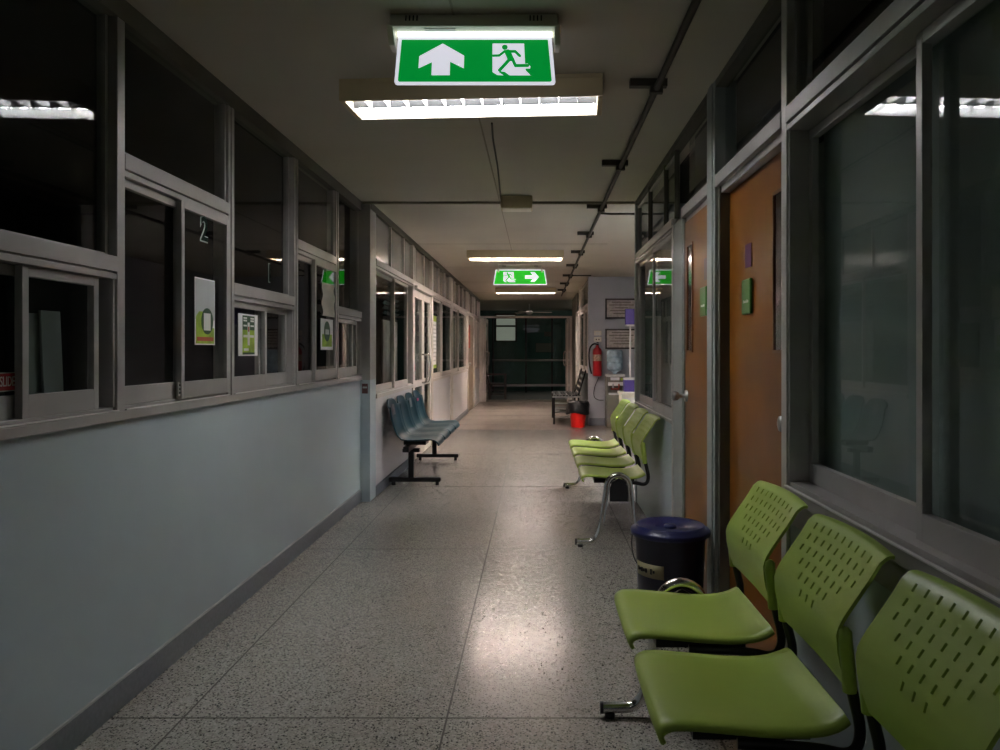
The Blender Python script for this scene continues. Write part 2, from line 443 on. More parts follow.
# double doors on the far left wall
dr = empty('door_1', (0, 0, 0), kind='structure')
MB().box(XF - .07, XF + .004, 8.76, 10.22, 2.06, 2.12).box(XF - .07, XF + .035, 8.80, 10.18, 2.03, 2.065).build('door_frame', M['aluw'], dr, bevel=.002)
for (a, b, hy) in ((8.77, 9.48, 9.36), (9.50, 10.21, 9.60)):
    lf = MB().ring(XF - .045, XF - .005, a, b, .01, 2.02, .085, .30, .09).box(XF - .045, XF - .005, a + .085, b - .085, .86, .94).build('leaf', M['aluw'], dr, bevel=.002)
    MB().box(XF - .028, XF - .022, a + .08, b - .08, .30, 1.94).build('pane', M['glass'], lf)
    MB().tube(smoothpath([(XF, hy, .90), (XF + .055, hy, .90), (XF + .065, hy, 1.0), (XF + .065, hy, 1.15), (XF + .055, hy, 1.25), (XF, hy, 1.25)]), .012, 8).build('handle', M['chrome'], lf)
    for k in range(3):
        MB().box(XF - .022, XF - .02, a + .25, a + .48, 1.40 + k * .13, 1.48 + k * .13).build('dark_square', M['black'], lf)
MB().box(XF - .009, XF - .003, 8.80, 8.84, 1.06, 1.13).build('sticker', mat('pink_sticker', (.6, .05, .12), .5), dr)
curtain(-1.52, 8.85, 10.15, .3, 1.95, 'curtain', 'white sheer curtain behind the glass double doors', mat('sheer', (.55, .52, .5), .7), .01)

# far left plain door with a red plate
dr = empty('door_2', (0, 0, 0), kind='structure')
lf = MB().box(XF - .06, XF - .02, 15.74, 17.16, 0, 2.05).build('leaf', mat('beige_door', (.38, .30, .22), .4), dr, bevel=.003)
MB().box(XF - .07, XF, 15.72, 17.18, 2.06, 2.12).build('door_frame', M['aluw'], dr)
MB().lathe([(.001, 0), (.02, 0), (.02, .02), (.035, .03), (.035, .05), (.02, .065), (.001, .068)], (XF + .02, 15.9, .98), 16).build('knob', M['steel'], dr)
MB().box(XF - .02, XF - .012, 15.8, 16.3, 1.35, 1.85).build('red_panel', M['pred'], dr)

# long white notice with lime bands, on window 8
nt_ = empty('hanging_notice', (XF - .012, 10.42, 1.05), label='long white notice with lime green bands on far left window', cat='notice')
MB().box(0, .003, 0, .36, 0, .74).build('sheet', M['paper'], nt_)
MB().box(.003, .005, 0, .36, 0, .05).build('band', M['pgreen'], nt_); MB().box(.003, .005, 0, .36, .66, .74).build('band', M['pgreen'], nt_)
mb = MB()
for k in range(10):
    for j in range(3): mb.box(.003, .0045, .03 + j * .11, .03 + j * .11 + .05 + .03 * random.random(), .10 + k * .055, .12 + k * .055)
mb.build('print', M['pgrey'], nt_)

# ------------------------------------------------------------------ right wall
WR = window(1, XR, -.9, 2.545, .80, 2.126, .085, [(1.79, 2.535, 0, .012), (.55, 1.765, 1, .035), (-.88, .6, 0)], sillw=.056, rail=.066, upd=.04, band=0)
MB().box(XR + .004, XR + .08, -.9, 2.545, .72, .80).build('trim_40', M['alu'], kind='structure', bevel=.002)
MB().box(XR + .125, XR + .13, -.9, 2.54, .82, 2.12).build('window_blind', M['film'], label='plain grey green blind behind the big right window', cat='blind')
WR2 = window(1, XR, 4.69, 6.42, .84, 2.126, .045, [(5.45, 6.41, 0), (4.70, 5.52, 1)], rail=.06, sillw=.03, upd=.03)
MB().box(XR + .075, XR + .08, 4.7, 6.38, .8, 2.16).build('window_blind', M['film'], label='plain grey green blind behind window above the far green bench', cat='blind')
PG = mat('grey_green_frame', (.36, .40, .38), .42, metal=.2, var=.05)
trim(MB().box(XR, XR + .1, 6.42, 6.49, 0, ZC - .001), PG)
trim(MB().box(XR - .004, XR + .1, 3.55, 3.715, 0, ZC - .001).box(XR - .010, XR, 3.59, 3.67, 0, ZC - .001), PG, .002)
trim(MB().box(XR, XR + .09, 2.545, 2.60, 0, ZC - .001), M['alul'], .003)
trim(MB().box(XR + .002, XR + .08, 4.38, 4.69, 0, 2.08), PG)
trim(MB().box(XR - .004, XR + .06, 4.66, 4.69, 0, 2.08), M['alul'])
g = MB()
for y in (5.05, 5.75, 4.66): g.box(XR + .01, XR + .04, y - .008, y + .008, 2.12, 2.55)
trim(g, M['cove'])
def right_door(n, y0, y1, knob_far, rec=.058):
    d = empty('door_%d' % n, (0, 0, 0), kind='structure')
    MB().box(XR - .004, XR + .08, y0, y1, 2.072, 2.13).box(XR + .02, XR + .09, y0, y1, 2.04, 2.072).build('door_frame', M['alu'], d, bevel=.002)
    MB().box(XR + .045, XR + .051, y0, y1, 2.12, 2.56).build('upper_pane', M['glass'], d)
    MB().box(XR + .012, XR + .09, y0, y0 + .03, 0, 2.07).box(XR + .012, XR + .09, y1 - .03, y1, 0, 2.07).build('jamb', M['cove'], d)
    lx = XR + rec
    lf = MB().box(lx, lx + .04, y0 + .032, y1 - .032, .008, 2.04).build('leaf', M['door'], d, bevel=.003)
    e = y1 - .032 if knob_far else y0 + .032; k = -1 if knob_far else 1
    a, b = sorted((e + k * .075, e + k * .225))
    v = MB().ring(lx - .008, lx, a, b, 1.29, 1.90, .012).build('vision_frame', M['visionf'], lf)
    MB().box(lx - .003, lx - .001, a + .01, b - .01, 1.30, 1.89).build('vision_pane', M['vision'], v)
    ky = e + k * (.055 if knob_far else .028); kz = 1.04
    kn = MB()
    kf = 1 if knob_far else .55
    pts = [(lx, ky, kz), (lx - .012, ky, kz), (lx - .014, ky, kz), (lx - .045, ky, kz), (lx - .05, ky, kz), (lx - .065, ky, kz), (lx - .08, ky, kz), (lx - .088, ky, kz), (lx - .09, ky, kz)]
    pts = [(lx + (p[0] - lx) * kf, p[1], p[2]) for p in pts]
    kn.tube(pts, [.033, .033, .012, .012, .022, .028, .027, .016, .004], 20)
    kn.build('knob', M['steel'], lf)
    MB().box(XR + .10, XR + .11, y0 - .1, y1 + .1, 2.0, 2.58).build('back_board', M['dark'], d)
    return lx
lx1 = right_door(3, 3.715, 4.38, True, .014)
lx = right_door(4, 2.60, 3.55, False)
for (yc, zc, lx_, lab, w) in ((3.20, 1.455, lx, 'green hanging plate on the nearer orange door under purple sticker', .13), (3.83, 1.475, lx1, 'green hanging plate on the farther orange door', .14)):
    p = empty('door_plate', (lx_ - .006, yc, zc), label=lab, cat='door plate')
    pl = MB().box(-.008, .004, -w / 2, w / 2, 0, .15).build('plate', M['ltgreen'], p, bevel=.006)
    mb = MB()
    for k, hh_ in enumerate((.010, .013, .006, .011, .008, .012)): mb.box(-.0095, -.0075, -.04 + k * .013, -.031 + k * .013, .048, .048 + hh_)
    mb.build('marks', M['paper'], pl)
MB().box(lx - .002, lx, 3.16, 3.25, 1.655, 1.755).build('sticker', mat('purple_sticker', (.16, .06, .14), .5), label='purple square sticker above green plate on nearer orange door', cat='sticker')
MB().box(lx1 - .002, lx1, 3.76, 3.85, 1.66, 1.77).build('sticker', mat('grey_sticker', (.17, .12, .13), .5), label='faded sticker above green plate on farther orange door', cat='sticker')

# right far wall beyond the alcove
MB().box(.90, 1.0, YA + .12, 15.25, 0, .90).build('wall_right_far_low', mat('teal_grey_paint', (.16, .19, .19), .5), kind='structure')
window(1, .88, 13.12, 15.2, .90, 2.12, .04, [(13.15, 14.2, 0), (14.1, 15.18, 1)], fm='aluw', rail=.06)
trim(MB().box(.865, .97, 15.2, 15.42, 0, ZC - .001), M['aluw'])
d = empty('door_5', (0, 0, 0), kind='structure')
MB().box(.93, .97, 15.42, 16.6, 0, 2.06).build('leaf', M['darkw'], d); MB().box(.87, .98, 15.42, 16.65, 2.06, 2.12).box(.87, .98, 16.6, 16.7, 0, 2.1).build('door_frame', M['aluw'], d)
MB().tube([(.93, 15.6, 1.0), (.87, 15.6, 1.0), (.87, 15.6, .98)], .02, 10).build('knob', M['steel'], d)
MB().box(.90, .99, 16.7, YE, 0, ZC).build('wall_right_end', mat('end_wall_paint', (.2, .19, .16), .6), kind='structure')
MB().box(.93, .99, 15.2, 16.7, 2.1, ZC).build('wall_right_over_door', M['darkw'], kind='structure')

# end: glazed double doors standing open, hall beyond
trim(MB().box(XF, -1.33, YE, YE + .08, 0, 2.16).box(.83, .90, YE, YE + .08, 0, 2.16).box(XF, .90, YE, YE + .08, 2.12, 2.17), M['aluw'])
MB().box(XF, .90, YE + .02, YE + .026, 2.17, ZC).build('window_end', M['glass'], kind='structure')
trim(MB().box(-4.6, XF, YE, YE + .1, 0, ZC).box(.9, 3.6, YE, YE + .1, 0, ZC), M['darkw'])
for n, x in ((6, -1.30), (7, .79)):
    d = empty('door_%d' % n, (0, 0, 0), kind='structure')
    lf = MB().ring(x - .022, x + .022, YE + .01, YE + .95, .01, 2.11, .07, .2, .08).build('leaf', M['aluw'], d, bevel=.002)
    MB().box(x - .003, x + .003, YE + .07, YE + .88, .2, 2.04).build('pane', M['glass'], lf)
    for s in (-1, 1):
        MB().tube(smoothpath([(x + s * .02, YE + .06, .92), (x + s * .09, YE + .06, .92), (x + s * .10, YE + .06, 1.0), (x + s * .10, YE + .06, 1.2), (x + s * .09, YE + .06, 1.27), (x + s * .02, YE + .06, 1.27)]), .013, 8).build('handle', M['chrome'], lf)
trim(MB().box(XF, .9, YE + .1, YE + .22, 0, .05), M['cove'])
MB().box(-1.9, 1.6, 19.2, 23.99, .001, .012).build('floor_hall', M['hallgrey'], kind='structure')
# glazed screen in front of the hall's back wall
t = empty('glazed_screen', (0, 23.0, 0), label='dark glazed screen with two long steel bars at corridor end', cat='screen')
MB().tube([(-1.35, -.03, 1.0), (1.1, -.03, 1.0)], .03, 10).build('rail', M['steel'], t)
MB().box(-1.35, 1.1, -.03, .03, .20, .27).build('bottom_rail', M['steel'], t)
for x in (-1.36, -.35, .45, 1.1): MB().box(x, x + .05, -.02, .04, .0, 2.3).build('post', M['black'], t)
MB().box(-1.35, 1.1, .0, .006, .27, 2.28).build('pane', M['glassd'], t)
MB().box(-1.36, 1.15, -.02, .04, 2.28, 2.33).build('head_rail', M['black'], t)
t = empty('hall_window', (-1.33, 23.95, 1.58), label='bright pale window with white panes high on dark end wall', cat='window')
MB().box(0, .70, 0, .04, 0, .9).build('frame', M['wood'], t)
lit = emis('lit_pane', (.75, .76, .66), .22)
MB().box(.05, .65, -.02, 0, .04, .47).build('pane', lit, t); MB().box(.05, .65, -.02, 0, .53, .84).build('pane', lit, t)
t = empty('wall_notice', (-.02, 23.98, 1.25), label='pale rectangular notice on the dark end wall', cat='notice')
MB().box(0, .56, -.02, .0, 0, .28).build('sheet', mat('dim_notice', (.22, .20, .17), .7), t)
MB().box(-.01, .57, -.015, .004, -.01, .29).build('border', M['wood'], t)
MB().box(.25, .5, 23.97, 23.99, 1.75, 1.9).build('notice_sign', mat('dim_notice2', (.13, .12, .1), .7), label='tiny dim notice above the pale one on dark end wall', cat='notice')
# ceiling fan
t = empty('ceiling_fan', (-.2, 20.6, 2.35), label='pale ceiling fan with three blades beyond the open end doors', cat='fan')
MB().tube([(0, 0, .23), (0, 0, 0)], .015, 8).build('rod', M['white'], t)
MB().lathe([(.001, .06), (.07, .05), (.10, .02), (.10, -.02), (.06, -.05), (.001, -.06)], (0, 0, 0), 20).build('motor', M['white'], t)
for k in range(3):
    a = k * 2 * PI / 3 + .1
    dx = Vector((math.cos(a), math.sin(a), 0)); dy = Vector((-math.sin(a), math.cos(a), .15))
    MB().obox(dx * .36, dx, .26, dy, .055, dx.cross(dy), .004).build('blade', M['cream'], t)
# dark armchair just beyond the doors
t = empty('wooden_chair', (-1.02, 19.75, 0), label='dark wooden armchair beside the open end door', cat='chair')
for x in (-.2, .2):
    for y in (-.2, .2): MB().box(x - .02, x + .02, y - .02, y + .02, 0, .68 if x > 0 else .45).build('leg', M['wood'], t)
MB().box(-.22, .22, -.22, .22, .40, .44).build('seat', M['wood'], t)
MB().obox((-.27, 0, .66), (0, 1, 0), .22, (-.22, 0, 1), .26, (1, 0, .22), .015).build('backrest', M['wood'], t)
for y in (-.21, .21): MB().box(-.27, .23, y - .02, y + .02, .66, .69).build('armrest', M['wood'], t)
MB().box(-.2, .2, -.215, -.2, .15, .18).box(-.2, .2, -.215, -.2, .26, .28).build('stretcher', M['wood'], t)

# ------------------------------------------------------------------ ceiling lamps
def lamp_mats(col, st): return emis('tube_glow', col, st)
def light_fixture(x, y, label, louvres, em, L=1.24, W=.30, H=.104, rib='rib', rot=0):
    t = empty('fluorescent_light', (x, y, ZC), label=label, cat='ceiling light', group='ceiling lights along the corridor')
    hw, hl = W / 2, L / 2; t.rotation_euler.z = math.radians(rot)
    b = MB()
    b.box(-hl, hl, -hw, hw, -.02, 0)
    b.box(-hl, hl, -hw, -hw + .012, -H, -.02); b.box(-hl, hl, hw - .012, hw, -H, -.02)
    b.box(-hl, -hl + .025, -hw + .012, hw - .012, -H, -.02); b.box(hl - .025, hl, -hw + .012, hw - .012, -H, -.02)
    b.build('housing', M['lamp'], t, bevel=.002)
    r = MB()
    r.box(-hl + .026, hl - .026, -hw + .013, hw - .013, -.026, -.021)
    for s in (-1, 1):
        r.add([(-hl + .026, s * (hw - .013), -H + .001), (hl - .026, s * (hw - .013), -H + .001), (hl - .026, s * (hw - .04), -.027), (-hl + .026, s * (hw - .04), -.027)], [(0, 1, 2, 3)])
    r.build('reflector', M['lampin'], t)
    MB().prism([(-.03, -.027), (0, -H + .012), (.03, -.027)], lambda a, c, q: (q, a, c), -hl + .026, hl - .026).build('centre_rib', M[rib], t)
    for s in (-1, 1):
        MB().tube([(-hl + .03, s * .072, -.062), (hl - .03, s * .072, -.062)], .013, 12).build('lamp_tube', em, t)
    if louvres:
        for k in range(louvres):
            xx = -hl + .026 + (L - .052) * (k + 1) / (louvres + 1)
            MB().prism([(-hw + .015, -H + .002), (-.004, -H + .002), (-.004, -.035), (-hw + .03, -.07)], lambda a, c, q: (xx + q, a, c), -.001, .001).prism([(hw - .015, -H + .002), (.004, -H + .002), (.004, -.035), (hw - .03, -.07)], lambda a, c, q: (xx + q, a, c), -.001, .001).build('louvre', M['lampin'], t)
    return t
E0 = emis('fill_tube_glow_dim', (.96, .98, 1), 26)
E1 = emis('tube_glow_white', (.97, .97, 1), 57)
E2 = emis('tube_glow_warm', (1, .81, .73), 190)
E3 = emis('fill_tube_glow_alcove', (.95, .95, 1), 190)
light_fixture(-.30, -2.4, 'unseen ceiling lamp added for brightness over the near end of the corridor, before the first bench', 12, E0)  # added out of view behind the camera to match the brightness
light_fixture(1.76, 6.85, 'unseen lamp added to brighten the alcove, on its ceiling round the corner of the right wall', 12, E3, rib='rib2')  # hidden by the corner, added to brighten the alcove wall
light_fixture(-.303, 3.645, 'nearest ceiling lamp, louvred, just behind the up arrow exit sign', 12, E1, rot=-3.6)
light_fixture(-.27, 9.70, 'second ceiling lamp along corridor, in front of right arrow exit sign', 12, E2, rib='rib2')
light_fixture(-.22, 15.4, 'farthest small ceiling lamp behind the right arrow exit sign', 12, E2, rib='rib2')
t = empty('hall_fill_lamp', (1.75, 21.2, ZC), label='unseen round lamp added to brighten the hall beyond the end doors', cat='ceiling light')  # hidden behind the right wall, added to lift the dark hall
MB().lathe([(.001, -.02), (.16, -.02), (.17, 0)], (0, 0, 0), 24).build('base', M['white'], t)
MB().lathe([(.001, -.09), (.09, -.08), (.14, -.05), (.15, -.02)], (0, 0, 0), 24).build('diffuser', emis('hall_fill_glow', (.9, .95, .85), 45), t)

# ------------------------------------------------------------------ exit signs
EG = emis('sign_green_lit', (.0, .28, .035), .8)
EG2 = emis('sign_green_bright', (.01, .40, .01), .95)
EW = emis('sign_white_lit', (.85, .85, .95), .75)
EWB = emis('sign_edge_lit', (.85, .95, .88), 2.2)
def exit_sign(loc, label, order, sc_=1.0, bot=.622, top=.592, hh=.185):
    t = empty('exit_sign', loc, label=label, cat='exit sign')
    # housing: local z 0 = panel top; drawn looking along +Y
    h = MB(); hw = .318
    prof = [(-.075, .055), (-.075, .085), (.05, .105), (.05, .012), (-.01, .012), (-.06, .02)]
    h.prism([(-.072, .012), (-.05, .067), (.055, .067), (.055, .0), (.012, .0), (.012, .018)], lambda a, c, q: (q, a, c), -hw, hw)
    for s in (-1, 1): h.prism([(-.072, .02), (.055, .02), (.055, -.04), (-.02, -.04)], lambda a, c, q: (s * hw + q, a, c), -.012, .012)
    h.build('housing', M['cream'], t, bevel=.004)
    v = MB()
    for s in (-1, 1):
        for k in range(4):
            xx = s * .235 + (k - 1.5) * .014
            v.obox((xx, -.0625, .046), (1, 0, 0), .0025, (0, .38, .92), .012, (0, -.92, .38), .002)
    v.build('vent_slots', M['black'], t)
    MB().box(-.19, -.07, -.045, -.02, .012, .019).build('indicator_strip', M['white'], t)
    MB().box(-.298, .298, -.012, .010, .004, .017).build('light_strip', EWB if order == 'up' else M['cream'], t)
    GG = EG if order == 'up' else EG2
    # acrylic panel
    def pl(a, c, q): return (a, q, c)
    def trap(m0, m1):
        y0 = .02 if m0 else .012
        w1 = top / 2 - m0; w2 = bot / 2 - m0
        return [(-w1, -m0 * .6), (w1, -m0 * .6), (w2 - .006, -hh + m0 + .0), (w2 - .006 - .0, -hh + m0), (-w2 + .006, -hh + m0)]
    def rt(m, r=.01):
        # rounded trapezoid
        w1 = top / 2 - m; w2 = bot / 2 - m; zt = -m * .9; zb = -hh + m * .75
        return [(-w1, zt), (w1, zt), (w2, zb + r), (w2 - r * .35, zb + r * .3), (w2 - r, zb), (-w2 + r, zb), (-w2 + r * .35, zb + r * .3), (-w2, zb + r)]
    MB().prism(rt(0)[::-1], pl, -.004, .004).build('panel', EW, t)
    MB().prism(rt(.014, .006)[::-1], pl, -.006, -.004).build('green_field', GG, t)
    k = .000697
    def P(x, y): return ((x - 497) * k, -(y - 178) * k)
    ax, mx = (0, 0) if order == 'up' else (0, -380 - 30)
    if order == 'up':
        arrow = [(320, 218), (438, 285), (436, 355), (360, 318), (358, 393), (257, 393), (260, 320), (185, 355), (190, 288)]
    else:
        arrow = [(820, 305), (745, 390), (672, 390), (715, 335), (580, 335), (580, 275), (715, 275), (672, 220), (745, 220)]
        mx = -385
    MB().prism([P(*p) for p in arrow], pl, -.0075, -.006).build('arrow', EW, t)
    white = [(595, 218), (770, 218), (775, 330), (790, 328), (805, 345), (803, 356), (776, 356), (780, 368), (806, 394), (690, 394), (662, 374), (640, 372), (628, 376), (656, 394), (622, 392), (595, 376)]
    MB().prism([P(x + mx, y) for x, y in white], pl, -.0075, -.006).build('doorway', EW, t)
    man = MB()
    def stroke(pts, w):
        for (x1, y1), (x2, y2) in zip(pts, pts[1:]):
            dx, dy = x2 - x1, y2 - y1; l = math.hypot(dx, dy); nx, ny = -dy / l * w / 2, dx / l * w / 2
            man.prism([P(x1 + nx + mx, y1 + ny), P(x2 + nx + mx, y2 + ny), P(x2 - nx + mx, y2 - ny), P(x1 - nx + mx, y1 - ny)], pl, -.009, -.0075)
        for x, y in pts:
            man.prism([P(x + mx + w / 2 * math.cos(q * PI / 5), y + w / 2 * math.sin(q * PI / 5)) for q in range(10)], pl, -.009, -.0075)
    man.prism([P(663 + mx + 16 * math.cos(q * PI / 8), 239 + 14 * math.sin(q * PI / 8)) for q in range(16)], pl, -.009, -.0075)
    stroke([(600, 286), (632, 285), (662, 262)], 13)
    stroke([(662, 262), (720, 262), (746, 287)], 15)
    stroke([(680, 268), (694, 300)], 34)
    stroke([(704, 300), (722, 341), (790, 340)], 17)
    stroke([(690, 305), (668, 330), (634, 366)], 18)
    stroke([(634, 368), (655, 388)], 6)
    man.build('running_figure', GG, t)
    t.scale = (sc_, 1, sc_)
    return t
es = exit_sign((-.238, 2.90, 1.3 + 1.212), 'near green exit sign with up arrow and running figure, under ceiling', 'up')
bpy.context.view_layer.update()
es2 = exit_sign((-.24, 11.0, 1.3 + 1.185), 'far green exit sign with running figure and right arrow', 'right', 1.0, bot=.79, top=.72, hh=.222)
for ch in list(es2.children):
    if ch.name.split('.')[0] in ('arrow', 'doorway', 'running_figure'):
        ch.scale = (1.22, 1, 1.22)

# ------------------------------------------------------------------ conduit along the ceiling
t = empty('conduit_pipe', (.565, 0, 2.535), label='long black conduit pipe clamped along the ceiling by the right wall', cat='pipe')
MB().tube([(0, YN + .1, 0), (0, 16.9, 0)], .016, 10).build('pipe', M['pipe'], t)
for k in range(-2, 9):
    y = 3.54 + 1.51 * k
    if y > YN + .2:
        MB().box(-.125, .05, y - .02, y + .02, .008, .043).box(-.03, .03, y - .015, y + .015, -.022, .012).build('clamp', M['pipe'], t)
MB().tube([(0, 6.72, -.005), (.1, 6.72, -.012), (.45, 6.72, -.012)], .010, 8).build('branch', M['pipe'], t)
MB().tube([(0, 12.3, -.005), (.33, 12.3, -.005)], .010, 8).build('branch', M['pipe'], t)
t = empty('junction_box', (-.165, 6.28, ZC), label='small cream junction box on ceiling beside the cross cable', cat='junction box')
MB().box(-.13, .13, -.09, .09, -.10, 0).build('body', M['lamp'], t, bevel=.006)
MB().box(-.12, .12, -.08, .08, -.106, -.10).build('lid', M['cream'], t, bevel=.003)

# ------------------------------------------------------------------ things on / behind the left windows
def lw_flat(mb, x, poly, t, mi): mb.prism(poly, lambda a, c, q: (x + q, a, c), 0, t, mi)
def circ(cy, cz, ry, rz, n=24, a0=0): return [(cy + ry * math.cos(a0 + 2 * PI * k / n), cz + rz * math.sin(a0 + 2 * PI * k / n)) for k in range(n)]
# big poster
PM = [M['paper'], M['pgreen'], M['pdk'], M['pgrey'], M['pred'], M['white']]
def poster(x, y0, z0, w, h, label, draw):
    t = empty('poster', (x, y0, z0), label=label, cat='poster')
    MB().box(0, .002, 0, w, 0, h).build('sheet', M['paper'], t)
    mb = MB(); draw(mb, w, h); mb.build('print', PM, t)
def d1(mb, w, h):
    R = lambda y0, y1, z0, z1, mi, l=1: lw_flat(mb, .002, [(y0 * w, z0 * h), (y1 * w, z0 * h), (y1 * w, z1 * h), (y0 * w, z1 * h)], .0004 * l, mi)
    R(.02, .98, .38, .98, 3); R(.05, .95, .02, .26, 1, 2)
    lw_flat(mb, .002, [(.05 * w, .2 * h), (.5 * w, .2 * h), (.4 * w, .5 * h), (.2 * w, .5 * h), (.05 * w, .42 * h)], .0007, 1)
    lw_flat(mb, .002, circ(.60 * w, .36 * h, .30 * w, .20 * h), .0012, 2)
    R(.42, .76, .22, .48, 5, 4); R(.10, .90, .06, .12, 4, 5)
def d2(mb, w, h):
    R = lambda y0, y1, z0, z1, mi, l=1: lw_flat(mb, .002, [(y0 * w, z0 * h), (y1 * w, z0 * h), (y1 * w, z1 * h), (y0 * w, z1 * h)], .0004 * l, mi)
    R(.20, .82, .03, .96, 1); R(.20, .82, .62, .96, 2, 2); R(.45, .56, .25, .80, 5, 3); R(.47, .54, .58, .70, 4, 4)
    for z in (.82, .88, .70): R(.24, .42, z, z + .04, 5, 3); R(.60, .78, z, z + .04, 5, 3)
    R(.24, .78, .44, .50, 5, 3); R(.22, .82, .03, .08, 2, 3); R(.26, .5, .12, .18, 5, 3)
def d3(mb, w, h):
    R = lambda y0, y1, z0, z1, mi, l=1: lw_flat(mb, .002, [(y0 * w, z0 * h), (y1 * w, z0 * h), (y1 * w, z1 * h), (y0 * w, z1 * h)], .0004 * l, mi)
    R(.1, .9, .1, .5, 1); lw_flat(mb, .002, circ(.5 * w, .6 * h, .25 * w, .33 * h), .001, 2); R(.35, .65, .5, .66, 3, 4)
P2x = XL - .03 + .028 + .004
poster(P2x, 3.295, 1.325, .205, .300, 'white and green poster under the number 2 on tall sliding pane', d1)
poster(XL - .055 + .028 + .004, 3.84, 1.272, .265, .22, 'green poster with white text in white border on low window', d2)
poster(P2x, 5.22, 1.305, .31, .22, 'dim grey green poster below blank sheet on the second tall window', d3)
t = empty('paper_sheet', (P2x, 5.25, 1.545), label='blank curling sheet of paper above the dim poster', cat='paper')
vs = []
for i in range(13):
    z = .235 * i / 12
    for y in (0, .31): vs.append((.004 + .004 * math.sin(i * 1.1), y + .008 * math.sin(i * .9 + y * 9), z))
MB().add(vs, [(2 * i, 2 * i + 1, 2 * i + 3, 2 * i + 2) for i in range(12)], 0, True).build('sheet', M['cream'], t, solid=.001)
RL = (PI / 2, 0, PI / 2)
def numeral(ch, x, y, z, size, label):
    t = empty('window_number', (x, y, z), label=label, cat='number')
    text('outline', ch, size, (0, 0, 0), RL, M['outl'], t, offset=.008, extrude=.0004)
    text('digit', ch, size, (.003, 0, 0), RL, M['numg'], t, offset=.003, extrude=.0004)
numeral('2', P2x, 3.39, 1.842, .150, 'outlined number 2 on the tall sliding window pane')
numeral('1', XL - .044 + .006, 4.33, 1.742, .14, 'outlined number 1 on dark upper pane')
t = empty('slide_sign', (XL - .055 + .006, 2.146, 1.180), label='small dark red sign reading SLIDE on nearest left pane', cat='sign')
MB().box(0, .002, 0, .095, 0, .056).build('border', M['outl'], t)
MB().box(.002, .003, .003, .092, .003, .053).build('plate', M['sign_red'], t)
text('lettering', 'SLIDE', .042, (.0036, .052, .028), RL, M['paper'], t, sx=.62)
# papers leaning behind the nearest window
t = empty('leaning_papers', (-1.60, 2.475, 1.05), label='stack of pale papers leaning behind the nearest sliding pane', cat='papers')
MB().obox((-.02, .03, .225), (0, 1, 0), .05, (-.12, .12, 1), .16, (1, 0, .12), .004).build('sheet', mat('papers_pale', (.24, .26, .25), .7), t)
MB().obox((-.035, -.03, .215), (.2, 1, 0), .06, (-.12, .15, 1), .16, (1, -.2, .12), .003).build('sheet', mat('papers_dim', (.2, .22, .2), .7), t)
MB().box(-.10, .04, -.09, .11, -.003, .07).build('paper_stack', mat('papers_dark', (.07, .075, .07), .7), t)
# counter inside the ticket windows
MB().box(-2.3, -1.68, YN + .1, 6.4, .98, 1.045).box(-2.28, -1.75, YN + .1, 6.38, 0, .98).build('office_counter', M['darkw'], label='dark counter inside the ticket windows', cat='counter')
# notice plate on the column
t = empty('notice_sign', (XF - .07, YB - .021, .93), label='small faded red plate on column below the windows', cat='notice')
MB().box(0, .05, -.004, 0, 0, .085).build('plate', mat('faded_red', (.13, .05, .05), .6), t)
MB().box(.006, .044, -.005, -.004, .045, .06).build('band', M['pgrey'], t)
# latches on the tall sliding windows
for (y, lab) in ((3.155, 'small dark latch on the tall window under the number 2'), (5.115, 'small white latch with dark holes on second tall window')):
    t = empty('window_latch', (XL - .002, y, 1.11), label=lab, cat='latch')
    MB().box(0, .006, -.012, .012, 0, .055).build('plate', M['alu'] if y < 4 else M['white'], t, bevel=.002)
    for k in range(3): MB().box(.006, .008, -.005, .005, .008 + k * .016, .016 + k * .016).build('hole', M['black'], t)

# ------------------------------------------------------------------ green perforated benches
NS = 4; PITCH = .535; SW = .43
def grid_surface(us, vs, fn, skip=lambda i, j: False):
    V = [fn(u, v) for v in vs for u in us]; n = len(us); F = []
    for j in range(len(vs) - 1):
        for i in range(n - 1):
            if not skip(i, j): F.append((j * n + i, j * n + i + 1, (j + 1) * n + i + 1, (j + 1) * n + i))
    return V, F
def interp(prof, t):
    """prof: list of points, t arc-length in metres"""
    d = 0
    for a, b in zip(prof, prof[1:]):
        l = math.dist(a, b)
        if t <= d + l + 1e-9:
            k = (t - d) / l; return tuple(a[q] + (b[q] - a[q]) * k for q in range(len(a)))
        d += l
    return prof[-1]
def seat_mesh(y1):
    # profile front to back (x, z); y1 = far edge, seat runs towards smaller y
    prof = [tuple(p) for p in smoothpath([(.280, .428, 0), (.268, .442, 0), (.282, .462, 0), (.33, .466, 0), (.42, .458, 0), (.54, .447, 0), (.63, .449, 0), (.675, .462, 0), (.70, .476, 0)], 2)]
    n = len(prof); V = []; nu = 12
    for j, p in enumerate(prof):
        for i in range(nu + 1):
            u = i / nu; e = abs(2 * u - 1)
            shrink = 1 - (.035 if j < 3 else .0) - .04 * max(0, (j - n * .8) / (n * .2))
            dip = -.010 * (1 - e ** 2) * math.sin(PI * min(1, max(0, (j / (n - 1) - .1) / .85)))
            ed = -.006 * max(0, (e - .85) / .15) ** 2
            V.append((p[0] + (.006 * (e ** 6) if j < n * .3 else 0), y1 - SW / 2 + (u - .5) * SW * shrink, p[1] + dip + ed))
    F = [(j * (nu + 1) + i, j * (nu + 1) + i + 1, (j + 1) * (nu + 1) + i + 1, (j + 1) * (nu + 1) + i) for j in range(n - 1) for i in range(nu)]
    return MB().add(V, F, 0, True)
